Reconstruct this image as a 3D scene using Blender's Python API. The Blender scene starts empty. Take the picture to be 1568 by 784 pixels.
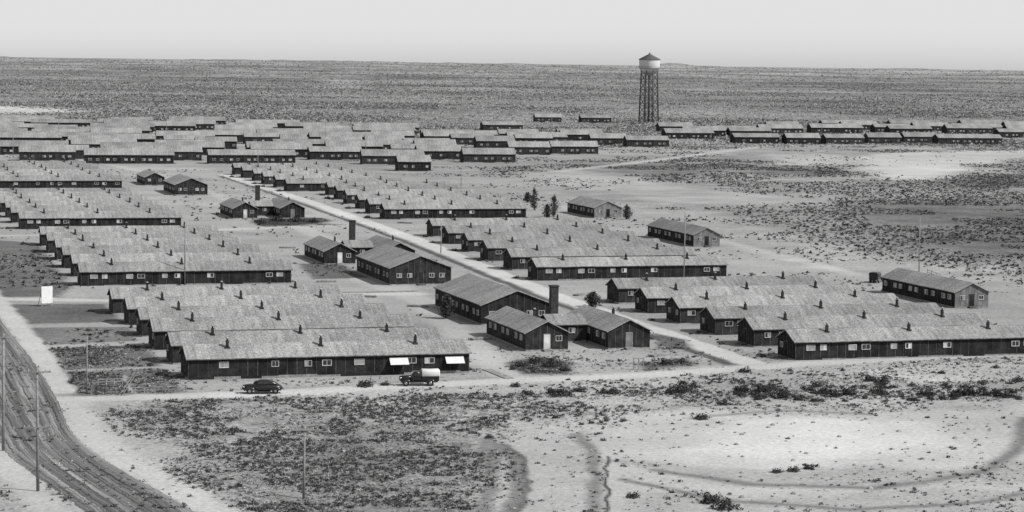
import bpy, math, random
import numpy as np
from mathutils import Vector, Matrix
random.seed(4); rng=np.random.default_rng(4)
scene=bpy.context.scene
scene.view_settings.view_transform='Standard'; scene.view_settings.look='None'; scene.view_settings.exposure=0
# ---------------------------------------------------------------- camera / image pixels to ground
F=3600.0; H=39.5
p=math.atan(294.5/F); ro=0.0134
fw=Vector((0,math.cos(p),-math.sin(p))); r0=Vector((1,0,0)); u0=Vector((0,math.sin(p),math.cos(p)))
cr=r0*math.cos(ro)+u0*math.sin(ro); cu=u0*math.cos(ro)-r0*math.sin(ro)
cam=bpy.data.cameras.new("camera"); co=bpy.data.objects.new("camera",cam); scene.collection.objects.link(co)
M=Matrix((cr,cu,-fw)).transposed().to_4x4(); M.translation=Vector((0,0,H)); co.matrix_world=M
cam.sensor_width=36; cam.lens=36*F/1568; cam.clip_end=200000; cam.clip_start=1
scene.camera=co
def G(u,v,z=0.0):  # casts an image pixel (u, v) onto the horizontal plane at z
    d=fw*F+cr*(u-784)+cu*(392-v); t=(H-z)/(-d.z); return Vector((d.x*t,d.y*t,z))
A=Vector((12300,3600,0)).normalized(); B=Vector((-A.y,A.x,0)); ANG=math.atan2(A.y,A.x)
def scl(P): return F/P.y
# ---------------------------------------------------------------- numpy noise
def _h(ix,iy,s):
    n=(ix*374761393+iy*668265263+s*1442695041)&0xffffffff
    n=((n^(n>>13))*1274126177)&0xffffffff
    return ((n^(n>>16))&0xffff)/65535.0
def vn(x,y,s=0):
    ix=np.floor(x).astype(np.int64); iy=np.floor(y).astype(np.int64); fx=x-ix; fy=y-iy
    fx=fx*fx*(3-2*fx); fy=fy*fy*(3-2*fy)
    a=_h(ix,iy,s);b=_h(ix+1,iy,s);c=_h(ix,iy+1,s);d=_h(ix+1,iy+1,s)
    return (a+(b-a)*fx)*(1-fy)+(c+(d-c)*fx)*fy
def fbm(x,y,s=0,o=4):
    t=0;a=.5;w=0
    for i in range(o):
        t=t+a*vn(x,y,s+i*17); w+=a; a*=.55; x=x*2.03+11.3; y=y*2.03+5.1
    return t/w
def ss(a,b,x):
    t=np.clip((x-a)/(b-a),0,1); return t*t*(3-2*t)
# ---------------------------------------------------------------- ground zones
TS=.56
zones=[]
def zone(pts,tone,scrub,soft=3.0):
    zones.append(('p',[G(*q).to_2d() for q in pts],tone*TS,scrub,soft,0))
def stroke(pts,hw,tone,scrub=0.0,soft=1.0):
    zones.append(('s',[G(*q).to_2d() for q in pts],tone*TS,scrub,soft,hw))
zone([(-200,162),(40,163),(115,168),(130,171),(60,174),(-200,175)],.66,.0,30)
zone([(500,120),(522,121),(548,134),(530,135)],.55,.0,60)
zone([(60,180),(800,183),(1500,189),(1700,193),(1700,205),(1000,197),(0,190)],.30,.6,40)
# open field right of camp
zone([(690,262),(1000,238),(1568,226),(1800,225),(1800,440),(1568,440),(1300,415),(1110,370),(960,320),(850,285)],.40,.75,12)
zone([(1310,238),(1430,232),(1600,230),(1600,240),(1480,252),(1440,276),(1350,276),(1330,262)],.66,.08,8)
zone([(1180,236),(1290,236),(1320,250),(1200,252)],.54,.25,8)
zone([(1130,252),(1290,256),(1310,268),(1140,268)],.22,1,8)
zone([(900,252),(1120,240),(1180,250),(1000,275)],.28,.9,8)
zone([(780,268),(900,262),(1080,290),(1230,300),(1200,320),(1000,310)],.50,.3,9)
zone([(1290,312),(1500,300),(1750,310),(1750,395),(1480,400),(1340,365)],.26,1.0,12)
zone([(1440,275),(1600,262),(1700,275),(1500,290)],.22,1.0,10)
zone([(960,320),(1110,330),(1300,380),(1480,425),(1330,415),(1110,370)],.46,.4,8)
stroke([(860,262),(1010,245),(1160,225),(1320,222)],3.0,.60,.05,3)
stroke([(1105,372),(1200,395),(1330,428),(1500,445),(1700,470)],3.2,.62,.05,2)
stroke([(690,300),(860,300),(960,330),(1105,372)],3.0,.52,.1,2)
# camp interior
zone([(-200,250),(190,245),(330,262),(560,300),(1160,560),(700,600),(90,612),(0,470),(-200,440)],.47,.22,4)
zone([(700,600),(1160,560),(1700,545),(1700,430),(1300,420),(1110,375),(850,290),(560,290)],.45,.28,4)
stroke([(345,268),(480,311),(640,368),(840,449),(1155,558)],2.0,.74,0,.4)
stroke([(338,270),(470,315),(628,373),(825,455),(1135,564)],.8,.14,.2,.4)  # shadow on the path's left side, painted into the ground tone
stroke([(150,248),(250,270),(420,330),(530,380),(640,460),(780,575)],2.4,.58,.05,1.5)
stroke([(480,402),(640,460),(780,470)],2.0,.58,.05,1.5)
stroke([(0,458),(165,460),(330,452),(640,450)],2.2,.70,.05,1)
stroke([(-100,362),(60,360),(330,352),(520,345)],2.5,.62,.05,1.2)
# garden plots to the left
zone([(-100,362),(60,372),(108,440),(90,456),(-100,452)],.20,.8,1.2)
zone([(15,466),(160,465),(185,492),(45,496)],.20,.7,.8)
zone([(48,502),(198,500),(212,522),(66,528)],.23,.7,.8)
zone([(75,533),(225,528),(248,560),(95,566)],.20,.8,.8)
zone([(98,570),(250,564),(282,596),(275,606),(112,612)],.25,.8,.8)
stroke([(190,575),(205,604)],.3,.5,0,.2)
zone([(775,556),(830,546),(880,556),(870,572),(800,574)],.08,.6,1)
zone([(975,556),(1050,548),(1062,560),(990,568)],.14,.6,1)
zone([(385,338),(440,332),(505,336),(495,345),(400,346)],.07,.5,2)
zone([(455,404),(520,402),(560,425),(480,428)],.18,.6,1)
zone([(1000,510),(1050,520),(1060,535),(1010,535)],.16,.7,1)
# front of camp
zone([(90,612),(760,584),(1160,560),(1700,540),(1800,800),(-100,800),(-100,600)],.52,.36,2)
zone([(215,612),(560,606),(745,600),(790,640),(765,700),(740,810),(240,810),(190,730),(300,690),(160,640)],.43,.92,2.2)
zone([(330,660),(720,650),(740,800),(420,800)],.37,1.0,2.5)
zone([(760,600),(1000,590),(1568,560),(1700,560),(1700,612),(1300,612),(1000,632),(800,650)],.46,.65,2)
zone([(1290,566),(1568,548),(1700,548),(1700,590),(1400,585)],.62,.3,1.5)
zone([(930,645),(1080,628),(1260,640),(1568,618),(1800,620),(1800,810),(900,810),(860,700)],.62,.07,3)
zone([(1120,640),(1420,650),(1470,685),(1240,705),(1060,690)],.78,.0,3)
zone([(940,705),(1130,716),(1400,718),(1568,700),(1800,700),(1800,735),(1420,750),(1100,742)],.46,.22,2)
zone([(960,755),(1200,762),(1500,750),(1800,760),(1800,820),(950,820)],.52,.2,2)
zone([(800,640),(870,670),(905,700),(900,800),(800,800),(770,700)],.54,.12,2)
stroke([(770,680),(797,700),(806,735),(798,770),(780,800)],.40,.06,.3,.35)
stroke([(762,680),(788,702),(796,735),(788,770),(770,800)],.8,.26,.3,.6)
stroke([(742,672),(752,700),(748,750),(735,800)],.7,.28,.4,.6)
stroke([(880,665),(905,690),(912,740),(905,800)],.7,.30,.2,.6)
stroke([(930,700),(927,730),(931,752),(925,790)],.16,.04,.1,.16)
stroke([(1568,640),(1560,690),(1500,725),(1340,748),(1150,742),(1000,720)],.8,.24,.15,.8)
stroke([(1700,730),(1500,770),(1300,780),(1100,765),(960,735)],.6,.24,.15,.7)
stroke([(1060,640),(1200,628),(1330,634)],.6,.32,.2,.6)
stroke([(95,612),(400,602),(640,590),(780,583),(1000,574),(1160,562),(1330,551),(1700,536)],2.4,.70,0,1.2)
stroke([(120,606),(400,596),(640,584),(780,577)],.35,.36,.1,.4)
stroke([(110,618),(140,670),(200,712),(290,760),(360,800)],2.2,.68,.05,1.5)
stroke([(-60,380),(-20,440),(60,540),(95,600)],1.6,.70,0,.6)
stroke([(-20,690),(40,745),(90,800)],1.5,.62,0,1)
def seg_d(x,y,a,b):
    dx,dy=b[0]-a[0],b[1]-a[1]; L=dx*dx+dy*dy+1e-9
    t=np.clip(((x-a[0])*dx+(y-a[1])*dy)/L,0,1)
    return np.hypot(x-a[0]-t*dx,y-a[1]-t*dy)
def fields(x,y):
    r=np.hypot(x,y); k=r/300.0
    wx=x+(fbm(x/7,y/7,3)-.5)*5*k; wy=y+(fbm(x/7,y/7,9)-.5)*9*k
    sx=x+(fbm(x/4,y/4,3)-.5)*1.2; sy=y+(fbm(x/4,y/4,9)-.5)*1.2
    tone=TS*(.42-.13*ss(1000,2200,r)+.10*ss(4500,12000,r)); scrub=.25+.40*ss(700,1300,r)  # tone rises again far out: distance haze painted into the ground colour
    for kind,P,t,s,soft,hw in zones:
        if kind=='p':
            X,Y=(wx,wy) if soft>=1.5 else (sx,sy)
            xs=[q[0] for q in P]; ys=[q[1] for q in P]; m=soft*2+3
            idx=np.where((X>min(xs)-m)&(X<max(xs)+m)&(Y>min(ys)-m)&(Y<max(ys)+m))[0]
            if len(idx)==0: continue
            X=X[idx];Y=Y[idx]; ins=np.zeros(len(idx),bool); d=np.full(len(idx),1e9)
            n=len(P)
            for i in range(n):
                a=P[i];b=P[(i+1)%n]
                d=np.minimum(d,seg_d(X,Y,a,b))
                c=((a[1]>Y)!=(b[1]>Y))
                ins^=c&(X<(b[0]-a[0])*(Y-a[1])/((b[1]-a[1]) or 1e-9)+a[0])
            sd=np.where(ins,d,-d); w=ss(-soft,soft,sd)
        else:
            xs=[q[0] for q in P]; ys=[q[1] for q in P]; m=hw+soft+3
            idx=np.where((sx>min(xs)-m)&(sx<max(xs)+m)&(sy>min(ys)-m)&(sy<max(ys)+m))[0]
            if len(idx)==0: continue
            X=sx[idx];Y=sy[idx]; d=np.full(len(idx),1e9)
            for i in range(len(P)-1): d=np.minimum(d,seg_d(X,Y,P[i],P[i+1]))
            w=1-ss(hw-soft,hw+soft,d)
        tone[idx]=tone[idx]*(1-w)+t*w; scrub[idx]=scrub[idx]*(1-w)+s*w
    return tone,scrub
def height(x,y,scrub):
    r=np.hypot(x,y)
    near=1-ss(600,1500,r)
    z=near*np.clip(scrub-.1,0,1)*.6*(fbm(x/3.5,y/3.5,21,3)-.5)
    th=np.degrees(np.arctan2(x,y))
    far=ss(3500,17000,r)*39.0
    far=far+ss(9000,17000,r)*((vn(th*1.3+50,th*0,5)-.5)*12+(vn(th*5+50,th*0,6)-.5)*6)
    far=far+ss(2300,4500,r)*(1-ss(9000,14000,r))*11*(fbm(x/600,y/900,61,4)-.5)
    c=math.degrees(math.atan((1025-784)/F))
    far=far+ss(12000,15000,r)*24*np.exp(-(np.abs((th-c)/.45))**3)
    return z+far
# ---------------------------------------------------------------- materials
def nm(name):
    m=bpy.data.materials.new(name); m.use_nodes=True
    nt=m.node_tree; b=nt.nodes['Principled BSDF']; b.inputs['Roughness'].default_value=.9
    b.inputs['Specular IOR Level'].default_value=.08
    return m,nt,b
def math_(nt,op,a,b=None,clamp=False):
    n=nt.nodes.new('ShaderNodeMath'); n.operation=op; n.use_clamp=clamp
    for i,q in enumerate((a,b)):
        if q is None: continue
        if isinstance(q,(int,float)): n.inputs[i].default_value=q
        else: nt.links.new(q,n.inputs[i])
    return n.outputs[0]
def noise(nt,vec,scale,detail=3,rough=.6):
    n=nt.nodes.new('ShaderNodeTexNoise'); n.inputs['Scale'].default_value=scale
    n.inputs['Detail'].default_value=detail; n.inputs['Roughness'].default_value=rough
    nt.links.new(vec,n.inputs['Vector']); return n.outputs['Fac']
def tc(nt): return nt.nodes.new('ShaderNodeTexCoord').outputs['Object']
def mr(nt,v,a,b,c,d):
    n=nt.nodes.new('ShaderNodeMapRange'); nt.links.new(v,n.inputs[0])
    for i,q in enumerate((a,b,c,d)): n.inputs[i+1].default_value=q
    return n.outputs[0]
def mapping(nt,v,s,rot=0):
    mp=nt.nodes.new('ShaderNodeMapping'); nt.links.new(v,mp.inputs[0]); mp.inputs['Scale'].default_value=s; mp.inputs['Rotation'].default_value=(0,0,rot); return mp.outputs[0]
def simple(name,base,var=.35,scale=2.0,rough=.9,fine=12.0,spec=.12,orand=.12,metal=0):
    m,nt,b=nm(name); v=tc(nt)
    n1=mr(nt,noise(nt,v,scale,4),.3,.7,1-var,1+var); n2=mr(nt,noise(nt,v,fine,3),.3,.7,1-var*.6,1+var*.6)
    oi=nt.nodes.new('ShaderNodeObjectInfo').outputs['Random']
    k=math_(nt,'MULTIPLY',math_(nt,'MULTIPLY',n1,n2),mr(nt,oi,0,1,1-orand,1+orand))
    nt.links.new(math_(nt,'MULTIPLY',k,base),b.inputs['Base Color'])
    b.inputs['Roughness'].default_value=rough; b.inputs['Specular IOR Level'].default_value=spec; b.inputs['Metallic'].default_value=metal
    return m
m_tar=simple('tar_paper',.024,.65,.6,orand=.3,fine=4)
m_tar2=simple('tar_paper_gable',.021,.6,.8,orand=.3,fine=4)
m_side=simple('pale_cladding',.16,.35,1.0)  # paler finish on recreation hall gables and one wash house wing's doors
m_bat=simple('wood_batten',.10,.7,1.5)
m_wood=simple('raw_lumber',.22,.4,1.5)
m_pole=simple('pole_wood',.20,.3,1.5)
m_white=simple('white_paint',.60,.12,2)
m_frame=simple('window_frame_paint',.40,.45,.5)
m_glass=simple('window_glass',.03,.3,.7,rough=.15,spec=.4)
m_pale_pane=simple('pale_window_pane',.26,.5,.6)  # pale panes: reflections painted in as colour, also serving as curtains
m_flue=simple('flue_metal',.03,.5,2,rough=.7)
m_flue2=simple('flue_cap',.32,.3,2,rough=.6)
m_brick=simple('chimney_brick',.04,.4,3)
m_black=simple('black_car_paint',.012,.1,2,rough=.25,spec=.5,orand=0)
m_tyre=simple('tyre_rubber',.02,.2,4)
m_chrome=simple('chrome',.6,.1,3,rough=.25,metal=1)
m_canvas=simple('canvas',.58,.10,1.5)
m_steel=simple('tower_steel',.08,.25,.3)
m_tank=simple('tank_paint',.62,.10,.15)
m_troof=simple('tank_roof_paint',.10,.2,.3)
def roof_mat():
    m,nt,b=nm('rolled_roofing'); v=tc(nt)
    str_=mr(nt,noise(nt,mapping(nt,v,(1.0,.18,.18)),1.3,4),.3,.7,.80,1.20)
    g=mr(nt,noise(nt,v,3.6,5,.95),.37,.63,.42,1.58)
    big=mr(nt,noise(nt,v,.18,4),.3,.7,.80,1.20)
    sx=nt.nodes.new('ShaderNodeSeparateXYZ'); nt.links.new(v,sx.inputs[0])
    fr=math_(nt,'FRACT',math_(nt,'DIVIDE',sx.outputs[0],.915))
    seam=mr(nt,math_(nt,'LESS_THAN',fr,.08),0,1,1,.72)
    oi=nt.nodes.new('ShaderNodeObjectInfo').outputs['Random']
    k=math_(nt,'MULTIPLY',math_(nt,'MULTIPLY',str_,g),math_(nt,'MULTIPLY',big,seam))
    k=math_(nt,'MULTIPLY',k,mr(nt,oi,0,1,.85,1.13))
    nt.links.new(math_(nt,'MULTIPLY',k,.21),b.inputs['Base Color'])
    bp=nt.nodes.new('ShaderNodeBump'); bp.inputs['Strength'].default_value=.5; bp.inputs['Distance'].default_value=.06
    nt.links.new(noise(nt,v,3,4),bp.inputs['Height']); nt.links.new(bp.outputs[0],b.inputs['Normal'])
    return m
m_roof=roof_mat()
def leaf_mat(name,base):
    m,nt,b=nm(name); v=tc(nt)
    k=mr(nt,noise(nt,v,.9,5,.7),.3,.7,.4,1.8)
    nt.links.new(math_(nt,'MULTIPLY',k,base),b.inputs['Base Color']); return m
m_sage=leaf_mat('sage_foliage',.07); m_bush=leaf_mat('bush_foliage',.04); m_tree=leaf_mat('tree_foliage',.045); m_grass=leaf_mat('dry_grass',.22)
m_fsage=leaf_mat('plain_sage_foliage',.10); m_fgrass=leaf_mat('plain_grass',.28)  # plain sage colour is lightened to stand for distance haze
def ground_mat():
    m,nt,b=nm('desert_ground'); v=tc(nt)
    def attr(n):
        a=nt.nodes.new('ShaderNodeAttribute'); a.attribute_name=n; return a.outputs['Fac']
    tone=attr('tone'); scrub=attr('scrub'); far=attr('far'); far2=attr('far2')
    nb=mr(nt,noise(nt,v,.006,12,.74),.36,.64,.6,1.4)
    nb2=mr(nt,noise(nt,v,.05,8,.75),.34,.66,.65,1.35)
    nf=mr(nt,noise(nt,v,1.6,5,.85),.34,.66,.62,1.38)
    f1=mr(nt,noise(nt,mapping(nt,v,(.22,.03,.1),.12),1.0,3,.8),.38,.62,.6,1.4)
    f2=mr(nt,noise(nt,mapping(nt,v,(.085,.0034,.1),-.04),1.0,3,.85),.38,.62,.65,1.35)
    f3=mr(nt,noise(nt,mapping(nt,v,(.0022,.0014,.1)),1.0,7,.65),.38,.62,.58,1.42)
    amp=mr(nt,scrub,0,1,.35,1.0)
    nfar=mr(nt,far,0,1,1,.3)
    def am(x,a): return math_(nt,'ADD',1.0,math_(nt,'MULTIPLY',math_(nt,'SUBTRACT',x,1.0),a))
    k=math_(nt,'MULTIPLY',math_(nt,'MULTIPLY',am(nb,math_(nt,'MULTIPLY',amp,nfar)),am(nb2,amp)),am(nf,mr(nt,scrub,0,.5,.55,1)))
    only1=math_(nt,'MULTIPLY',far,math_(nt,'SUBTRACT',1.0,far2))
    fk=math_(nt,'MULTIPLY',math_(nt,'MULTIPLY',am(f1,only1),am(f2,far2)),am(f3,far))
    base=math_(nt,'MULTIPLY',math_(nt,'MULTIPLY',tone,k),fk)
    def spots(scale,lo,hi,col,strg,base):
        vo=nt.nodes.new('ShaderNodeTexVoronoi'); vo.inputs['Scale'].default_value=scale; nt.links.new(v,vo.inputs['Vector'])
        thr=math_(nt,'MULTIPLY',scrub,mr(nt,noise(nt,v,scale*.16,4),.35,.65,lo,hi))
        msk=math_(nt,'MULTIPLY',math_(nt,'LESS_THAN',vo.outputs['Distance'],thr),strg)
        return math_(nt,'ADD',math_(nt,'MULTIPLY',base,math_(nt,'SUBTRACT',1.0,msk)),math_(nt,'MULTIPLY',msk,col))
    mx=spots(.75,.02,.60,.07,.5,base); mx=spots(2.1,.05,.55,.07,.45,mx)
    nt.links.new(math_(nt,'MAXIMUM',mx,.02),b.inputs['Base Color'])
    bp=nt.nodes.new('ShaderNodeBump'); bp.inputs['Strength'].default_value=.4; bp.inputs['Distance'].default_value=.2
    nt.links.new(noise(nt,v,1.3,6,.7),bp.inputs['Height']); nt.links.new(bp.outputs[0],b.inputs['Normal'])
    return m
# ---------------------------------------------------------------- ground mesh
def np_mesh(name,V,Fc,mat,attrs=None,nper=4,smooth=False):
    me=bpy.data.meshes.new(name); n=len(V); k=len(Fc)
    me.vertices.add(n); me.vertices.foreach_set('co',np.ascontiguousarray(V,dtype=np.float32).ravel())
    me.loops.add(k*nper); me.loops.foreach_set('vertex_index',np.ascontiguousarray(Fc,dtype=np.int32).ravel())
    me.polygons.add(k); me.polygons.foreach_set('loop_start',np.arange(0,k*nper,nper,dtype=np.int32))
    me.polygons.foreach_set('loop_total',np.full(k,nper,dtype=np.int32))
    if smooth: me.polygons.foreach_set('use_smooth',np.ones(k,bool))
    for nme,a in (attrs or {}).items():
        t=me.attributes.new(nme,'FLOAT','POINT'); t.data.foreach_set('value',a.astype(np.float32))
    me.update(); me.validate(); me.materials.append(mat)
    o=bpy.data.objects.new(name,me); scene.collection.objects.link(o); return o
th=np.radians(np.concatenate([np.linspace(-180,-16,50)[:-1],np.linspace(-16,16,600),np.linspace(16,180,50)[1:]]))
rr=np.concatenate([np.geomspace(2,180,12)[:-1],np.geomspace(180,700,470),np.geomspace(700,3500,140)[1:],np.geomspace(3500,90000,110)[1:]])
R,T=np.meshgrid(rr,th,indexing='ij'); X=(R*np.sin(T)).ravel(); Y=(R*np.cos(T)).ravel()
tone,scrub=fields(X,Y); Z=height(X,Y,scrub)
nr,nc=R.shape; I=np.arange(nr*nc).reshape(nr,nc)
Fc=np.stack([I[:-1,:-1],I[:-1,1:],I[1:,1:],I[1:,:-1]],-1).reshape(-1,4)[:,::-1]
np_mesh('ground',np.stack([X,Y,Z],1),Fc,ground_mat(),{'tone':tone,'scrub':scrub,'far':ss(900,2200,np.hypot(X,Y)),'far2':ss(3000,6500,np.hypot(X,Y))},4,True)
# ---------------------------------------------------------------- gravel road, bottom left
def catmull(P,n):
    out=[];Q=[P[0]]+P+[P[-1]]
    for i in range(1,len(Q)-2):
        for k in range(n):
            t=k/n;a,b,c,d=Q[i-1],Q[i],Q[i+1],Q[i+2]
            out.append(.5*((2*b)+(c-a)*t+(2*a-5*b+4*c-d)*t*t+(3*b-a-3*c+d)*t**3))
    out.append(P[-1]); return out
le=[G(*q) for q in [(-90,400),(-70,500),(-45,590),(0,680),(35,715),(80,748),(135,790),(200,850)]]
re=[G(*q) for q in [(-30,440),(10,500),(58,562),(88,612),(112,662),(165,706),(245,752),(345,810)]]
le=catmull(le,24); re=catmull(re,24); n=len(le); K=41
V=[];at=[];al=[];acc=0
for i in range(n):
    if i: acc+=((le[i]+re[i])/2-(le[i-1]+re[i-1])/2).length
    j1=random.uniform(-.012,.012); j2=random.uniform(-.012,.012)
    for k in range(K):
        t=k/(K-1)*(1+j1+j2)-j1; q=le[i].lerp(re[i],t); c=k/(K-1)
        rut=-.05*sum(math.exp(-((c-x)/.02)**2) for x in (.22,.34,.5,.62,.74,.86))
        V.append((q.x,q.y,.08+rut)); at.append(c); al.append(acc)
V=np.array(V); I=np.arange(n*K).reshape(n,K)
Fr=np.stack([I[:-1,:-1],I[:-1,1:],I[1:,1:],I[1:,:-1]],-1).reshape(-1,4)
e=np.array(at); V[:,2]=np.where((e<.01)|(e>.99),-.03,V[:,2])
def road_mat():
    m,nt,b=nm('oiled_gravel'); v=tc(nt)
    a=nt.nodes.new('ShaderNodeAttribute'); a.attribute_name='across'
    l=nt.nodes.new('ShaderNodeAttribute'); l.attribute_name='along'
    def st(sa,sl,lo,hi):
        cb=nt.nodes.new('ShaderNodeCombineXYZ'); nt.links.new(math_(nt,'MULTIPLY',a.outputs['Fac'],sa),cb.inputs[0]); nt.links.new(math_(nt,'MULTIPLY',l.outputs['Fac'],sl),cb.inputs[1])
        return mr(nt,noise(nt,cb.outputs[0],1.0,3,.6),.34,.66,lo,hi)
    s=math_(nt,'MULTIPLY',st(42,.03,.45,1.6),st(9,.015,.6,1.5))
    g=mr(nt,noise(nt,v,4,5,.8),.3,.7,.72,1.28)
    nt.links.new(math_(nt,'MULTIPLY',math_(nt,'MULTIPLY',s,g),.125),b.inputs['Base Color'])
    return m
np_mesh('gravel_road',V,Fr,road_mat(),{'across':e,'along':np.array(al)},4)
# ---------------------------------------------------------------- mesh builder
class MB:
    def __init__(s): s.v=[];s.f=[];s.m=[];s.sm=[]
    def face(s,pts,mi=0,sm=False):
        b=len(s.v); s.v+= [tuple(q) for q in pts]; s.f.append(list(range(b,b+len(pts)))); s.m.append(mi); s.sm.append(sm)
    def box(s,x0,x1,y0,y1,z0,z1,mi=0):
        b=len(s.v); s.v+=[(x0,y0,z0),(x1,y0,z0),(x1,y1,z0),(x0,y1,z0),(x0,y0,z1),(x1,y0,z1),(x1,y1,z1),(x0,y1,z1)]
        for f in ((0,3,2,1),(4,5,6,7),(0,1,5,4),(1,2,6,5),(2,3,7,6),(3,0,4,7)):
            s.f.append([b+i for i in f]); s.m.append(mi); s.sm.append(False)
    def tube(s,a,b_,r1,r2,n=8,mi=0,cap=True):
        a=Vector(a);b_=Vector(b_);d=(b_-a).normalized(); q=d.orthogonal().normalized(); w=d.cross(q); k=len(s.v)
        for c,r in ((a,r1),(b_,r2)):
            for i in range(n):
                t=2*math.pi*i/n; s.v.append(tuple(c+(q*math.cos(t)+w*math.sin(t))*r))
        for i in range(n):
            s.f.append([k+i,k+(i+1)%n,k+n+(i+1)%n,k+n+i]); s.m.append(mi); s.sm.append(n>6)
        if cap:
            s.f.append([k+i for i in range(n)][::-1]); s.m.append(mi); s.sm.append(False)
            s.f.append([k+n+i for i in range(n)]); s.m.append(mi); s.sm.append(False)
    def loft(s,secs,mi=0,n=16):
        k=len(s.v)
        for (x,w,zb,zt,pw) in secs:
            for i in range(n):
                t=2*math.pi*i/n; c,q=math.cos(t),math.sin(t)
                s.v.append((x,w*math.copysign(abs(c)**(2/pw),c),(zb+zt)/2+(zt-zb)/2*math.copysign(abs(q)**(2/pw),q)))
        for j in range(len(secs)-1):
            for i in range(n):
                s.f.append([k+j*n+i,k+j*n+(i+1)%n,k+(j+1)*n+(i+1)%n,k+(j+1)*n+i]); s.m.append(mi); s.sm.append(True)
        s.f.append([k+i for i in range(n)][::-1]); s.m.append(mi); s.sm.append(False)
        e=k+(len(secs)-1)*n; s.f.append([e+i for i in range(n)]); s.m.append(mi); s.sm.append(False)
    def mesh(s,name,mats):
        me=bpy.data.meshes.new(name); me.from_pydata(s.v,[],s.f)
        for m in mats: me.materials.append(m)
        me.polygons.foreach_set('material_index',s.m); me.polygons.foreach_set('use_smooth',s.sm); me.update(); return me
def link(name,me,parent=None,loc=(0,0,0),rot=0):
    o=bpy.data.objects.new(name,me); scene.collection.objects.link(o)
    if parent: o.parent=parent
    o.location=loc; o.rotation_euler=(0,0,rot); return o
def window(mb,face,cx,cz,w,h,at,rnd):
    def bx(a0,a1,z0,z1,d,mi):
        if face=='y-': mb.box(a0,a1,at-d,at+.01,z0,z1,mi)
        elif face=='y+': mb.box(a0,a1,at-.01,at+d,z0,z1,mi)
        elif face=='x-': mb.box(at-d,at+.01,a0,a1,z0,z1,mi)
        else: mb.box(at-.01,at+d,a0,a1,z0,z1,mi)
    t=.08
    bx(cx-w/2,cx+w/2,cz+h/2-t,cz+h/2,.06,0); bx(cx-w/2,cx+w/2,cz-h/2,cz-h/2+t,.08,0)
    bx(cx-w/2,cx-w/2+t,cz-h/2+t,cz+h/2-t,.06,0); bx(cx+w/2-t,cx+w/2,cz-h/2+t,cz+h/2-t,.06,0)
    bx(cx-.03,cx+.03,cz-h/2+t,cz+h/2-t,.055,0)
    for a0,a1 in ((cx-w/2+t,cx-.03),(cx+.03,cx+w/2-t)):
        bx(a0,a1,cz-h/2+t,cz+h/2-t,.03,rnd.choice((1,1,1,2,2,0)))
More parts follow.
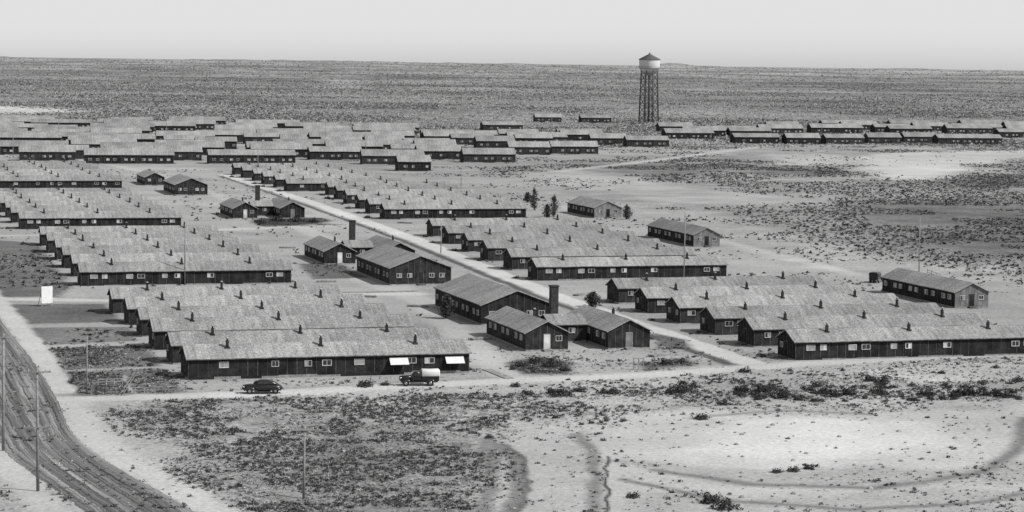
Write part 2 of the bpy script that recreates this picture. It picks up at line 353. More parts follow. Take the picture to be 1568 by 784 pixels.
def gable_parts(L,W,ev,rd,seed,vents=True,awn=False,door=True,gwin=.35):
    rnd=random.Random(seed)
    w=MB(); zb=-.3
    w.face([(0,0,zb),(L,0,zb),(L,0,ev),(0,0,ev)],0); w.face([(L,W,zb),(0,W,zb),(0,W,ev),(L,W,ev)],0)
    w.face([(0,W,zb),(0,0,zb),(0,0,ev),(0,W/2,rd),(0,W,ev)],3); w.face([(L,0,zb),(L,W,zb),(L,W,ev),(L,W/2,rd),(L,0,ev)],3)
    n=int(L/1.22)
    for i in range(n+1):
        x=min(max(i*L/n,.03),L-.03); hw=rnd.choice((.012,.02,.03))
        w.box(x-hw,x+hw,-.02,.002,.28,ev-.06,1); w.box(x-hw,x+hw,W-.002,W+.02,.28,ev-.06,1)
    for i in range(1,int(W/1.22)+1):
        y=i*W/(int(W/1.22)+1); zt=ev+(rd-ev)*(1-abs(y-W/2)/(W/2))-.1
        w.box(-.02,.002,y-.02,y+.02,.28,zt,1); w.box(L-.002,L+.02,y-.02,y+.02,.28,zt,1)
    x=0
    while x<L:
        dx=min(rnd.uniform(1.5,5),L-x)
        if rnd.random()<.75: w.box(x,x+dx,-.03,-.003,zb,rnd.uniform(.14,.32),2)
        w.box(x,x+dx,W+.003,W+.03,zb,.22,2); x+=dx
    w.box(-.03,-.003,0,W,zb,.2,2); w.box(L+.003,L+.03,0,W,zb,.2,2)
    r=MB(); o=.32; g=.28; sl=(rd-ev)/(W/2); t=.07
    ns=max(2,int(L/3))
    prof=[(-o,ev-sl*o+.03),(W/2,rd+.03),(W+o,ev-sl*o+.03)]
    xs=[-g+(L+2*g)*i/ns for i in range(ns+1)]
    dz=[rnd.uniform(-.03,.03) for _ in xs]; dr=[rnd.uniform(-.04,.04) for _ in xs]
    for i in range(ns):
        for a,b in ((0,1),(1,2)):
            za0=prof[a][1]+(dr[i] if a==1 else dz[i]); za1=prof[a][1]+(dr[i+1] if a==1 else dz[i+1])
            zb0=prof[b][1]+(dr[i] if b==1 else dz[i]); zb1=prof[b][1]+(dr[i+1] if b==1 else dz[i+1])
            q=[(xs[i],prof[a][0],za0),(xs[i+1],prof[a][0],za1),(xs[i+1],prof[b][0],zb1),(xs[i],prof[b][0],zb0)]
            r.face([(x,y,z+t) for x,y,z in q],0); r.face([(x,y,z) for x,y,z in q][::-1],1)
        for a in (0,2):
            q=[(xs[i],prof[a][0],prof[a][1]+dz[i]-.05),(xs[i+1],prof[a][0],prof[a][1]+dz[i+1]-.05),(xs[i+1],prof[a][0],prof[a][1]+dz[i+1]+t),(xs[i],prof[a][0],prof[a][1]+dz[i]+t)]
            r.face(q if a==0 else q[::-1],1)
    for xi,k in ((0,0),(ns,1)):
        x=xs[xi]
        for a,b in ((0,1),(1,2)):
            za=prof[a][1]+(dr[xi] if a==1 else dz[xi]); zb_=prof[b][1]+(dr[xi] if b==1 else dz[xi])
            q=[(x,prof[a][0],za-.08),(x,prof[b][0],zb_-.08),(x,prof[b][0],zb_+t),(x,prof[a][0],za+t)]
            r.face(q[::-1] if k==0 else q,2)
    wi=MB(); nwin=max(1,int(L/3.05))
    for i in range(nwin):
        x=(i+.5)*L/nwin+(-.45 if i%2 else .45)+rnd.uniform(-.25,.25)
        if rnd.random()<.86: window(wi,'y-',x,1.72+rnd.uniform(-.04,.04),rnd.choice((.95,1.2,1.3)),.78,0,rnd)
        window(wi,'y+',x,1.72,1.25,.85,W,rnd)
    for f,at in (('x-',0),('x+',L)):
        for yy in ((W*.22,W*.78) if W<8 else (W*.15,W*.32,W*.68,W*.85)):
            if rnd.random()<gwin: window(wi,f,yy,1.72,.95,.8,at,rnd)
    d=MB()
    if door:
        for s_,at in ((-1,0),(1,L)):
            c=W/2
            a,b=(at-.05,at+.0) if s_<0 else (at,at+.05)
            d.box(a,b,c-.52,c-.45,.3,2.37,0); d.box(a,b,c+.45,c+.52,.3,2.37,0); d.box(a,b,c-.45,c+.45,2.3,2.37,0)
            a,b=(at-.03,at) if s_<0 else (at,at+.03)
            d.box(a,b,c-.45,c+.45,.3,2.3,1)
            a,b=(at-1.0,at-.05) if s_<0 else (at+.05,at+1.0)
            d.box(a,b,c-.7,c+.7,.12,.28,0); 
            a,b=(at-1.3,at-1.0) if s_<0 else (at+1.0,at+1.3)
            d.box(a,b,c-.7,c+.7,-.1,.12,0)
    if awn:
        for x in awn:
            d.face([(x,-.9,1.35),(x+2.4,-.9,1.35),(x+2.4,-.05,2.15),(x,-.05,2.15)],2)
            d.face([(x,-.9,1.33),(x,-.05,2.13),(x+2.4,-.05,2.13),(x+2.4,-.9,1.33)],2)
    ve=MB()
    if vents:
        nv=max(1,int(L/12)); 
        for i in range(nv):
            x=(i+.5)*L/nv+rnd.uniform(-.35,.35)-.7; y=W/2-.85; z=ev+sl*y; hh=rnd.uniform(.85,1.1)
            ve.box(x-.17,x+.17,y-.17,y+.17,z-.1,z+hh,0)
            ve.tube((x,y,z+hh),(x,y,z+hh+.25),.10,.10,8,0)
            ve.tube((x,y,z+hh+.25),(x,y,z+hh+.42),.27,.05,8,1)
            ve.box(x-.3,x+.3,y-.3,y+.3,z-.15,z+.17,0)
    return w,r,wi,d,ve
RM=[m_roof,m_bat,m_wood]
cache={}
def building(name,P,rot,L,W=6.1,ev=2.6,rd=3.9,variant=0,awn=None,vents=True,side=None,gwin=.35):
    key=(round(L,0),W,ev,rd,variant,bool(awn),vents,side is not None,gwin)
    if key not in cache:
        w,r,wi,d,ve=gable_parts(key[0] if not awn else L,W,ev,rd,variant*7+int(L),vents=vents,awn=awn,gwin=gwin)
        cache[key]=(w.mesh('walls',[m_tar,m_bat,m_wood,side or m_tar2]),r.mesh('roof',RM),wi.mesh('windows',[m_frame,m_glass,m_pale_pane]),
                    d.mesh('doors',[m_bat,m_tar2,m_canvas]),ve.mesh('roof_vents',[m_flue,m_flue2]) if vents else None)
    e=bpy.data.objects.new(name,None); scene.collection.objects.link(e); e.location=P; e.rotation_euler=(0,0,rot)
    for nme,me in zip(('walls','roof','windows','doors','roof_vents'),cache[key]):
        if me: link(nme,me,e)
    return e
placed=[]
def loc(P): return P.dot(A),P.dot(B)
gable_pts=[]
def block(near,back,n,L,name='barracks',awn=None):
    P0=G(*near); Pk=G(back[0],back[1],3.9); P5=Vector((Pk.x,Pk.y,0))-B*3.05
    for i in range(n):
        P=P0.lerp(P5,i/(n-1)); P+=A*random.uniform(-.3,.3); P.z=random.uniform(-.12,.08)
        building(name,P,ANG+random.uniform(-.003,.003),L,variant=i%4,awn=awn if i==0 else None)
        a,b=loc(P); placed.append((a,a+L,b,b+6.1)); gable_pts.append(P.copy())
block((290,582),(172,440),6,36.0,awn=[25.5,32.8])
block((125,438),(62,347),6,37.0)
block((30,351),(-14,288),6,37.0)
block((0,290),(-33,246),6,36.5)
block((1215,552),(937,427),6,36.6)
block((822,430),(657,335),6,37.0)
block((588,336),(500,278),6,36.8)
block((440,293),(358,250),6,36.5)
def hall(name,px,L,W,ev,rd,side=None,variant=0,vents=False):
    P=G(*px)+A*W; a,b=loc(G(*px)); placed.append((a,a+W,b,b+L))
    return building(name,P,ANG+math.pi/2,L,W,ev,rd,variant,side=side,vents=vents,gwin=1.0)
def washhouse(px,L=20,chim=True):
    P=G(*px); a,b=loc(P); placed.append((a,a+18.1,b,b+L))
    e=bpy.data.objects.new('wash_house',None); scene.collection.objects.link(e); e.location=P; e.rotation_euler=(0,0,ANG)
    for k,off in enumerate((0,12.0)):
        w,r,wi,d,ve=gable_parts(L,6.1,2.6,4.1,50+k,vents=True,gwin=.5)
        for nme,mb,ms in (('wing_walls',w,[m_tar,m_bat,m_wood,m_tar2]),('wing_roof',r,RM),('wing_windows',wi,[m_frame,m_glass,m_pale_pane]),('wing_doors',d,[m_wood,m_side if k else m_frame,m_canvas]),('wing_vents',ve,[m_flue,m_flue2])):
            link(nme,mb.mesh(nme,ms),e,(off+6.1,0,0),math.pi/2)
    w,r,wi,d,ve=gable_parts(5.3,6.1,2.6,3.7,55,vents=False,door=False)
    for nme,mb,ms in (('link_walls',w,[m_tar,m_bat,m_wood,m_tar2]),('link_roof',r,RM),('link_windows',wi,[m_frame,m_glass,m_pale_pane])):
        link(nme,mb.mesh(nme,ms),e,(6.4,L*.45,0))
    if chim:
        c=MB(); c.box(8.5,9.6,L*.45+6.8,L*.45+7.9,0,7.3,0); c.box(8.4,9.7,L*.45+6.7,L*.45+8.0,7.3,7.5,0)
        link('chimney',c.mesh('chimney',[m_brick]),e)
washhouse((805,538)); hall('mess_hall',(737,498),28,11.2,3.1,5.2)
washhouse((497,405)); hall('mess_hall',(597,437),27,11.2,3.1,5.2)
washhouse((357,335)); hall('mess_hall',(268,299),24,9.5,3.1,5.0)
hall('storage_shed',(222,284),20,6.1,2.6,4.0)
hall('recreation_hall',(1062,378),30,6.1,2.7,4.2,side=m_side)
hall('recreation_hall',(910,334),23,7.4,2.7,4.3,side=m_side)
hall('recreation_hall',(1462,472),28,6.1,2.7,4.2,side=m_side)
# --- far blocks
far=[(0,75,205),(0,95,222),(0,100,237),(105,170,226),(150,240,226),(0,80,195),(150,205,196),(205,300,202),(240,330,219),(315,395,220),(330,415,208),
(395,490,216),(450,545,213),(130,262,251),(155,265,240),(320,450,251),(385,475,241),(265,345,238),(475,555,245),(500,590,236),(555,650,252),(420,505,232),
(560,620,226),(640,710,244),(620,690,230),(570,640,218),(710,792,249),(740,805,200),(780,845,237),(730,790,227),(700,760,216),(650,720,219),(845,920,236),
(790,850,222),(860,905,216),(905,960,222),(960,1030,225),(820,860,187),(1020,1100,213),(1125,1195,220),(1098,1160,208),(1205,1258,221),(1265,1330,221),
(1330,1385,220),(1385,1437,219),(1437,1540,221),(1175,1230,200),(1290,1350,199),(1340,1400,203),(1400,1460,201),(1460,1540,203),(1530,1600,211),
(90,150,212),(30,110,246),(300,360,228),(430,470,224),(1010,1060,202),(890,940,188),(1540,1620,199),(610,655,262),(600,650,240),(-80,-5,230),(-80,-5,212)]
nf0=len(far)
for v,ua,ub in ((246,20,330),(240,180,640),(234,100,700),(228,100,760),(221,-40,860),(215,-60,860),(209,-60,620),(203,-60,560),(198,-60,480),(193,-60,300),(209,1020,1150),(205,1150,1600),(197,1250,1600)):
    u=ua+random.uniform(0,40)
    while u<ub:
        l=random.uniform(60,100); far.append((u,u+l,v+random.uniform(-1.2,1.2))); u+=l+random.uniform(4,36)
for i,(ul,ur,v) in enumerate(far):
    P=G(ul,v); L=min((ur-ul)/scl(P),44); ok=True; Wd=8.5
    for it in range(8 if i<nf0 else 4):
        a,b=loc(P)
        ok=not any(a<q[1]+1.5 and a+L>q[0]-1.5 and b<q[3]+6 and b+Wd>q[2]-6 for q in placed)
        if ok: break
        P=P+B*5
    if not ok: continue
    a,b=loc(P); placed.append((a,a+L,b,b+Wd))
    building('barracks',P,ANG-.08+random.uniform(-.03,.03),max(9,round(L/3)*3),W=Wd,ev=3.5,rd=5.7 if i%3 else 5.3,variant=i%2,vents=False,gwin=0)
# ---------------------------------------------------------------- water tower
def water_tower(px):
    P=G(*px); e=bpy.data.objects.new('water_tower',None); scene.collection.objects.link(e); e.location=P
    l=MB(); n=8; hz=34.0; rb,rt=7.3,6.2; lev=6
    def pt(i,z): 
        t=2*math.pi*(i+.5)/n; r=rb+(rt-rb)*z/hz; return Vector((r*math.cos(t),r*math.sin(t),z))
    for i in range(n):
        l.tube(pt(i,-.5),pt(i,hz+2),.34,.30,8)
        for k in range(lev):
            z0,z1=hz*k/lev,hz*(k+1)/lev
            l.tube(pt(i,z1),pt(i+1,z1),.20,.20,6); l.tube(pt(i,z0),pt(i+1,z1),.15,.15,5); l.tube(pt(i+1,z0),pt(i,z1),.15,.15,5)
    l.tube((0,0,0),(0,0,hz),.75,.75,14)
    link('legs',l.mesh('legs',[m_steel]),e)
    t=MB(); N=40; prof=[(.6,hz-1.5),(2.5,hz-1.0),(4.6,hz+.2),(6.2,hz+2.0),(7.2,hz+3.6),(7.3,hz+9.5)]
    def ring(r,z): return [(r*math.cos(2*math.pi*i/N),r*math.sin(2*math.pi*i/N),z) for i in range(N)]
    def rev(mb,prof,mi):
        k=len(mb.v)
        for r,z in prof: mb.v+=ring(r,z)
        for j in range(len(prof)-1):
            for i in range(N): mb.f.append([k+j*N+i,k+j*N+(i+1)%N,k+(j+1)*N+(i+1)%N,k+(j+1)*N+i]); mb.m.append(mi); mb.sm.append(True)
    rev(t,prof,0); link('tank',t.mesh('tank',[m_tank]),e)
    c=MB(); rev(c,[(7.3,hz+9.48),(7.75,hz+9.5),(7.7,hz+9.8),(.5,hz+13.6),(.5,hz+14.4),(.02,hz+14.7)],0); link('tank_roof',c.mesh('tank_roof',[m_troof]),e)
    b=MB(); rev(b,[(7.25,hz+3.5),(8.1,hz+3.5),(8.1,hz+3.65),(7.25,hz+3.65)],0)
    for i in range(24):
        a=2*math.pi*i/24; b.tube((8.0*math.cos(a),8.0*math.sin(a),hz+3.6),(8.0*math.cos(a),8.0*math.sin(a),hz+4.7),.05,.05,4)
    rev(b,[(7.97,hz+4.65),(8.05,hz+4.65),(8.05,hz+4.75),(7.97,hz+4.75)],0)
    link('balcony',b.mesh('balcony',[m_steel]),e)
water_tower((993,187))
# ---------------------------------------------------------------- poles
def pole(px,vtop,arms=1,r=.14):
    P=G(*px); h=(px[1]-vtop)/scl(P)*1.0; mb=MB()
    mb.tube((0,0,-.4),(0,0,h),r,r*.65,8,0)
    for k in range(arms):
        z=h-.35 if k<1 else h*.52
        mb.box(-1.25,1.25,-.19,-.08,z-.06,z+.06,0)
        for x in (-1.15,-.75,.75,1.15): mb.tube((x,-.13,z+.06),(x,-.13,z+.22),.035,.05,6,1)
        mb.tube((-.6,-.13,z-.03),(0,-.1,z-.65),.025,.025,4,0); mb.tube((.6,-.13,z-.03),(0,-.1,z-.65),.025,.025,4,0)
    lean=random.uniform(-.012,.012)
    o=link('utility_pole',mb.mesh('utility_pole',[m_pole,m_frame]),None,P,ANG*random.uniform(.2,1.2)); o.rotation_euler[1]=lean; return o
pole((58,752),560,2,.16); pole((5,690),508,1,.16); pole((465,762),650,1,.13); pole((133,602),512,0,.09)
pole((283,436),342,0,.12); pole((1047,434),326,0,.12); pole((1407,424),332,0,.12); pole((675,388),340,0,.11)
for q,t in (((648,218),172),((498,225),185),((1088,228),185),((712,215),180),((1430,200),172),((255,205),178),((90,215),180),((1180,215),182),((560,240),200),((845,205),176),((1258,212),178),((1320,215),183),((395,260),222),((706,290),256),((20,240),205)):
    pole(q,t,0,.14)
# ---------------------------------------------------------------- vegetation
def leaf_tpl(n,sz,flat=.7,seed=0,hollow=.35):
    g=np.random.default_rng(seed); d=g.normal(size=(n,3)); d/=np.linalg.norm(d,axis=1)[:,None]; d[:,2]=np.abs(d[:,2])
    lump=.75+.35*np.sin(d[:,0]*5+seed)*np.cos(d[:,1]*4+seed*2)
    c=d*(hollow+(1-hollow)*g.random((n,1))**.5)*lump[:,None]; c[:,2]*=flat
    tri=c[:,None,:]+g.normal(size=(n,3,3))*sz
    tri[:,:,2]=np.maximum(tri[:,:,2],-.02)
    return tri.reshape(-1,3)
def scatter(name,P,S,tpls,mat):
    allv=[]; which=rng.integers(0,len(tpls),len(P))
    for k,t in enumerate(tpls):
        i=np.where(which==k)[0]
        if len(i)==0: continue
        a=rng.random(len(i))*6.28; c,s=np.cos(a)[:,None],np.sin(a)[:,None]
        sc=S[i][:,None]
        x=(t[None,:,0]*c-t[None,:,1]*s)*sc+P[i,0:1]; y=(t[None,:,0]*s+t[None,:,1]*c)*sc+P[i,1:2]; z=t[None,:,2]*sc*rng.uniform(.7,1.2,(len(i),1))+P[i,2:3]
        allv.append(np.stack([x,y,z],-1).reshape(-1,3))
    V=np.concatenate(allv); Fc=np.arange(len(V)).reshape(-1,3)
    return np_mesh(name,V,Fc,mat,None,3)
def sample(N,y0,y1,pw,thr,cl=6.0,seed=1,inv=False):
    d=1/rng.uniform(1/y1,1/y0,N) if inv else np.sqrt(rng.uniform(y0*y0,y1*y1,N))
    t=np.radians(rng.uniform(-14,14,N)); x=d*np.sin(t); y=d*np.cos(t)
    to,sc=fields(x,y); c=fbm(x/cl,y/cl,40+seed,3)
    keep=(rng.random(N)<np.clip(sc,0,1)**pw)&(c>thr+.12*(1-sc))
    x,y,sc=x[keep],y[keep],sc[keep]
    al,bl=x*A.x+y*A.y,x*B.x+y*B.y; ok=np.ones(len(x),bool)
    for q in placed: ok&=~((al>q[0]-.8)&(al<q[1]+.8)&(bl>q[2]-.8)&(bl<q[3]+.8))
    x,y,sc=x[ok],y[ok],sc[ok]; z=height(x,y,sc)-.03
    return np.stack([x,y,z],1)
tn=[leaf_tpl(26,.22,.75,i) for i in range(5)]; tf=[leaf_tpl(12,.36,.75,i+9) for i in range(5)]; tx=[leaf_tpl(7,.5,.8,i+20) for i in range(6)]
P=sample(90000,185,330,1.3,.42,6); scatter('sagebrush',P,.12+.34*rng.random(len(P))**2.0,tn,m_sage)
P=sample(60000,185,330,1.3,.38,4,3); scatter('dry_grass',P,rng.uniform(.12,.32,len(P)),tf,m_grass)
P=sample(190000,330,1200,1.4,.44,26,5); scatter('sagebrush',P,.20+.5*rng.random(len(P))**2,tf,m_sage)
# thickets of brush and pale bunch grass out on the plain
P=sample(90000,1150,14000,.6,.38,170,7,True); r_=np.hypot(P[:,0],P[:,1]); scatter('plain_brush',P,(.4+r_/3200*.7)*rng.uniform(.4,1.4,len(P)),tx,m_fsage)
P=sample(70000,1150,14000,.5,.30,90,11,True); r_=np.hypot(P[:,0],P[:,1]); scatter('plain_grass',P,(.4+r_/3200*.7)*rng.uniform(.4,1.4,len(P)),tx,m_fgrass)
bt=[leaf_tpl(420,.075,.8,i+30,.45) for i in range(4)]
def bush(px,w):
    P=G(*px) if not isinstance(px,Vector) else px; s=w/scl(P)/2*1.05; t=bt[random.randrange(4)]*s; t=t.copy(); t[:,0]*=1.1
    o=np_mesh('shrub',t,np.arange(len(t)).reshape(-1,3),m_bush,None,3); o.location=(P.x,P.y,-.05); o.rotation_euler=(0,0,random.random()*.8)
for q in [(1043,600,40),(1062,594,28),(1110,620,22),(1137,600,34),(1168,600,42),(1200,608,35),(1222,613,22),(1250,592,26),(1265,601,34),(1300,604,34),(1332,584,30),(1352,588,30),
(1345,602,34),(1397,592,20),(1420,606,30),(1442,572,16),(1480,605,42),(1525,564,18),(1532,607,40),(1560,584,22),(1140,570,22),(845,602,28),(862,607,34),(886,599,22),
(790,592,20),(808,605,22),(775,609,15),(870,582,12),(1075,642,28),(970,762,30),(1088,770,46),(1112,780,40),(1190,724,22),(1216,722,24),(1238,718,22),(955,645,14),
(560,592,30),(590,590,22),(750,671,18),(1490,727,8),(928,645,14),(1510,606,24),(1402,614,16),(940,603,26),(925,602,20),(800,562,26),(820,556,30),(845,562,34),(785,566,18),(865,568,24),(1020,558,26),(1045,556,22),
(400,342,22),(425,339,26),(455,340,26),(480,341,20),(1325,545,20),(1350,543,26),(1380,541,24),(1300,547,18),(1290,568,12),(1240,575,14),(1030,604,20),(1160,612,20),(1100,648,10),(1420,640,12),(850,640,14),(890,650,12),(905,648,12),(1130,604,20),(1185,598,22),(1280,606,24),(1462,608,24),(1548,608,20)]:
    bush(q[:2],q[2]*random.uniform(.85,1.15))
for i in range(80):
    u=random.uniform(1010,1568); bush((u,random.gauss(606,7)-(u-1010)*.01),random.uniform(6,20))
for i in range(70): bush((random.uniform(770,1568),random.uniform(615,780)),random.uniform(4,10))
for P in gable_pts:
    if random.random()<.6: bush(P-A*random.uniform(1.8,3.5)+B*random.uniform(-1,6),random.uniform(8,14))
def tree(px,hpx,wpx):
    P=G(*px); h=hpx/scl(P); w=wpx/scl(P)/2; e=bpy.data.objects.new('poplar_tree' if hpx>1.8*wpx else 'broadleaf_tree',None); scene.collection.objects.link(e); e.location=P
    t=MB(); t.tube((0,0,-.2),(.05,0,h*.8),.13,.04,8)
    g=np.random.default_rng(int(px[0])); V=[]; N=22
    for k in range(N):
        f=(k+.5)/N; z=h*(.10+.82*f); a=g.random()*6.28; prof=math.sin(math.pi*min(1,(f*.85+.12)))**.7
        rr_=w*.6*prof*g.random(); c=np.array([math.cos(a)*rr_,math.sin(a)*rr_,z])
        t.tube((0,0,max(0,z-h*.06)),tuple(c),.04,.012,5)
        n=60; d=g.normal(size=(n,3))*np.array([w*.40*prof,w*.40*prof,h*.05]); cc=c+d
        V.append((cc[:,None,:]+g.normal(size=(n,3,3))*.12).reshape(-1,3))
    link('trunk_and_limbs',t.mesh('trunk_and_limbs',[m_pole]),e)
    V=np.concatenate(V); o=np_mesh('foliage',V,np.arange(len(V)).reshape(-1,3),m_tree,None,3); o.parent=e
for q in [((818,322),36,13),((848,332),34,14),((838,334),22,16),((808,310),16,14),((960,336),22,16),((684,488),38,28),((908,470),24,26)]: tree(*q)
# ---------------------------------------------------------------- vehicles
def wheels(mb,xs,y,r=.37):
    for x in xs:
        for s in (-1,1):
            mb.tube((x,s*(y-.1),r),(x,s*(y+.1),r),r,r,20,1); mb.tube((x,s*(y+.08),r),(x,s*(y+.125),r),r*.5,r*.42,14,2)
def sedan(px,rot):
    b=MB()
    b.loft([(-2.45,.45,.5,.72,2.5),(-2.3,.7,.4,.95,2.6),(-1.7,.84,.34,1.1,3),(-.6,.88,.3,1.14,3.5),(.45,.86,.3,1.14,3.5),(1.0,.66,.34,1.14,3),(1.7,.5,.4,1.12,2.6),(2.2,.4,.42,1.02,2.4),(2.38,.25,.5,.85,2.2)],0,20)
    b.loft([(-2.15,.35,.8,.98,2.4),(-1.8,.58,.9,1.25,2.6),(-1.3,.68,.9,1.52,2.8),(-.7,.72,.9,1.66,3),(.0,.72,.9,1.68,3),(.45,.69,.9,1.6,3),(.62,.66,.9,1.48,3),(1.0,.6,.9,1.13,3)],0,20)
    for x in (1.5,-1.55):
        for s in (-1,1):
            k=len(b.v)
            b.loft([(x-.68*math.cos(math.pi*j/8),.16+.02*math.sin(math.pi*j/8),.36+.06*math.sin(math.pi*j/8),.40+.48*math.sin(math.pi*j/8),2.6) for j in range(9)],0,12)
            for i in range(k,len(b.v)): b.v[i]=(b.v[i][0],b.v[i][1]+s*.74,b.v[i][2])
    b.box(-1.0,.95,-.93,-.72,.30,.36,0); b.box(-1.0,.95,.72,.93,.30,.36,0)
    wheels(b,(1.5,-1.55),.76)
    for s in (-1,1):
        for x0,x1,z1a,z1b in ((-1.25,-.85,1.38,1.50),(-.78,-.12,1.53,1.55),(-.04,.50,1.54,1.46)):
            q=[(x0,s*.735,1.17),(x1,s*.735,1.17),(x1,s*.70,z1b),(x0,s*.70,z1a)]
            b.face(q if s<0 else q[::-1],3)
        b.tube((2.1,s*.62,.86),(2.3,s*.62,.86),.09,.12,10,2)
    b.face([(1.0,-.5,1.18),(1.0,.5,1.18),(.66,.5,1.5),(.66,-.5,1.5)],3)
    for x in (2.5,-2.55): b.box(x-.04,x+.04,-.82,.82,.42,.54,2)
    b.loft([(2.30,.2,.45,.98,2.5),(2.42,.14,.5,.92,2.5)],2,12)
    link('parked_car',b.mesh('parked_car',[m_black,m_tyre,m_chrome,m_glass]),None,G(*px),rot)
def truck(px,rot,cov,name='pickup_truck'):
    b=MB()
    b.loft([(.75,.62,.6,1.30,3.5),(1.5,.5,.6,1.28,3),(2.15,.40,.6,1.22,2.8),(2.32,.30,.65,1.1,2.5)],0,18)
    b.loft([(-.35,.78,.55,1.35,6),(-.3,.78,.55,1.78,5),(.45,.76,.55,1.82,5),(.62,.74,.55,1.72,5),(.82,.70,.55,1.30,5),(.95,.66,.6,1.25,4)],0,24)
    for x in (1.55,-1.45):
        for s in (-1,1):
            k=len(b.v); b.loft([(x-.62*math.cos(math.pi*j/8),.16,.40+.08*math.sin(math.pi*j/8),.42+.48*math.sin(math.pi*j/8),2.6) for j in range(9)],0,12)
            for i in range(k,len(b.v)): b.v[i]=(b.v[i][0],b.v[i][1]+s*.76,b.v[i][2])
    b.box(-2.5,-.42,-.80,.80,.62,.74,0); b.box(-2.5,-.42,-.84,-.78,.74,1.18,0); b.box(-2.5,-.42,.78,.84,.74,1.18,0); b.box(-2.53,-2.47,-.78,.78,.74,1.18,0)
    b.box(-.6,1.0,-.94,-.74,.38,.44,0); b.box(-.6,1.0,.74,.94,.38,.44,0); b.box(-2.4,2.1,-.35,.35,.42,.56,0)
    wheels(b,(1.55,-1.45),.78,.39)
    for s in (-1,1):
        q=[(-.12,s*.785,1.28),(.55,s*.785,1.28),(.48,s*.765,1.64),(-.12,s*.765,1.64)]; b.face(q if s<0 else q[::-1],3)
        b.tube((2.05,s*.6,.98),(2.28,s*.6,.98),.09,.13,10,2)
    b.face([(.87,-.55,1.34),(.87,.55,1.34),(.68,.55,1.68),(.68,-.55,1.68)],3)
    b.box(2.46,2.53,-.85,.85,.45,.58,2)
    b.loft([(-2.62,.80,1.10,1.93,4),(-2.5,.86,1.10,2.02,4.5),(-1.5,.88,1.10,1.98,4.5),(-.5,.86,1.10,2.02,4.5),(-.40,.80,1.15,1.95,4)],4,24)
    link(name,b.mesh(name,[m_black,m_tyre,m_chrome,m_glass,m_canvas if cov else m_black]),None,G(*px),rot)
sedan((401,602),ANG+math.pi-.12); truck((640,590),ANG+math.pi-.15,True); truck((1342,432),ANG+.9,False,'parked_truck')
# ---------------------------------------------------------------- small things
s=MB(); s.box(-.95,.95,-.04,.04,.5,3.2,0)
for x in (-.85,.85):
    s.box(x-.06,x+.06,.04,.12,-.3,3.1,1); s.tube((x,.1,2.4),(x,1.6,0),.05,.05,6,1)
link('sign_board',s.mesh('sign_board',[m_white,m_wood]),None,G(72,469),ANG+.35)
def fence(a,b,n,name='wooden_fence',h=1.0):
    Pa,Pb=G(*a),G(*b); d=(Pb-Pa); L=d.length; mb=MB()
    for i in range(n+1): x=L*i/n; mb.box(x-.06,x+.06,-.06,.06,-.2,h,0)
    for z in (h*.5,h*.92): mb.box(0,L,-.085,-.062,z-.05,z+.05,0)
    link(name,mb.mesh(name,[m_wood]),None,Pa,math.atan2(d.y,d.x))
fence((190,606),(205,582),3); fence((205,603),(285,600),5,h=.8); fence((970,566),(985,566),2,h=1.6)
fence((150,590),(200,588),4,h=.8); fence((1420,420),(1440,428),3)
def plank_walk(a,b):
    Pa,Pb=G(*a),G(*b); d=(Pb-Pa); L=d.length; mb=MB(); mb.box(0,L,-.6,.6,-.05,.10,0)
    link('boardwalk',mb.mesh('boardwalk',[m_wood]),None,Pa,math.atan2(d.y,d.x))
for a,b in (((330,402+50),(640,446)),((745,566),(780,580))): plank_walk(a,b)
def lumber(px):
    P=G(*px); mb=MB()
    for k in range(3):
        for j in range(5):
            x0=random.uniform(-.3,.3); mb.box(x0-1.6,x0+1.6,-.6+j*.25,-.4+j*.25,k*.12-.02,k*.12+.08,0)
    link('lumber_pile',mb.mesh('lumber_pile',[m_wood]),None,P,ANG+random.uniform(-.8,.8))
for q in ((690,560),(715,480),(640,470),(560,455),(480,442),(575,470),(890,452),(1010,545),(500,432),(440,380),(520,345),(1145,470),(620,342),(735,520)): lumber(q)
rk=MB()
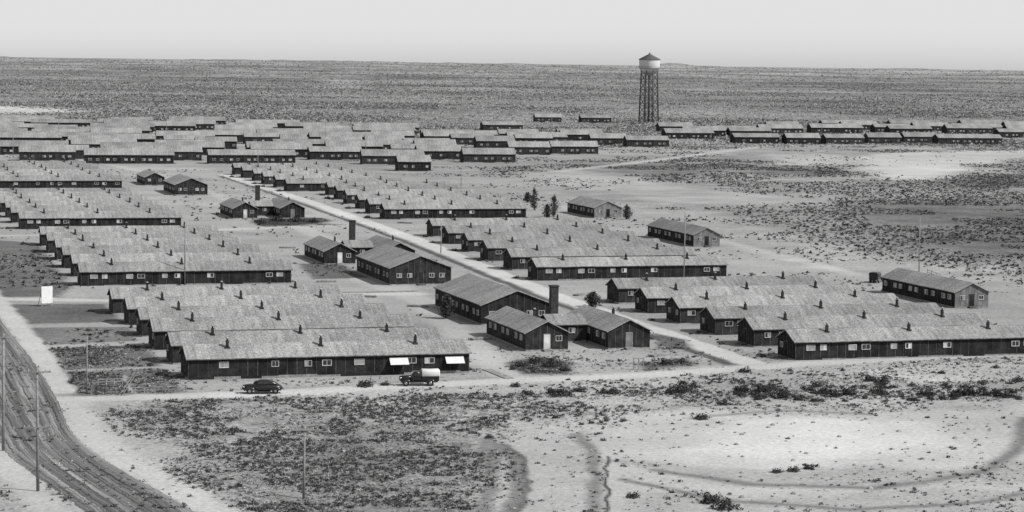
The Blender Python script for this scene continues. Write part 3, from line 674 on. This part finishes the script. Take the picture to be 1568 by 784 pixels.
for i in range(340):
    P=G(random.uniform(1290,1580),random.uniform(556,592)) if i<220 else G(random.uniform(950,1560),random.uniform(620,780)); s_=random.uniform(.08,.35)
    n=6; k=len(rk.v)
    for z,r in ((-.1,1),(.35,.85),(.65,.35)):
        for j in range(n):
            t=2*math.pi*j/n; q=r*random.uniform(.75,1.15)*s_; rk.v.append((P.x+q*math.cos(t),P.y+q*math.sin(t),z*s_))
    for l in range(2):
        for j in range(n): rk.f.append([k+l*n+j,k+l*n+(j+1)%n,k+(l+1)*n+(j+1)%n,k+(l+1)*n+j]); rk.m.append(0); rk.sm.append(False)
    rk.f.append([k+2*n+j for j in range(n)]); rk.m.append(0); rk.sm.append(False)
link('rocks',rk.mesh('rocks',[simple('rock',.24,.3,1)]))
# ---------------------------------------------------------------- light
sd=Vector((.93,-.36,0)).normalized(); el=math.radians(44)
sdir=Vector((sd.x*math.cos(el),sd.y*math.cos(el),math.sin(el)))
sun=bpy.data.lights.new('sun','SUN'); sun.energy=5.0; sun.angle=math.radians(.5); sun.color=(1,.995,.99)
so=bpy.data.objects.new('sun',sun); scene.collection.objects.link(so); so.rotation_euler=sdir.to_track_quat('Z','Y').to_euler()
w=bpy.data.worlds.new("World"); scene.world=w; w.use_nodes=True; nt=w.node_tree
sk=nt.nodes.new('ShaderNodeTexSky'); sk.sky_type='NISHITA'; sk.sun_disc=False; sk.sun_elevation=el; sk.sun_rotation=math.atan2(sd.x,sd.y)
bw=nt.nodes.new('ShaderNodeRGBToBW'); nt.links.new(sk.outputs[0],bw.inputs[0])
# black-and-white film response of the sky luminance, with a soft shoulder
s1=math_(nt,'MULTIPLY',bw.outputs[0],1.72)
sm=nt.nodes.new('ShaderNodeMath'); sm.operation='SMOOTH_MIN'; nt.links.new(s1,sm.inputs[0]); sm.inputs[1].default_value=5.8; sm.inputs[2].default_value=1.4
nt.links.new(sm.outputs[0],nt.nodes['Background'].inputs['Color']); nt.nodes['Background'].inputs['Strength'].default_value=.13
print('done',len(bpy.data.objects))
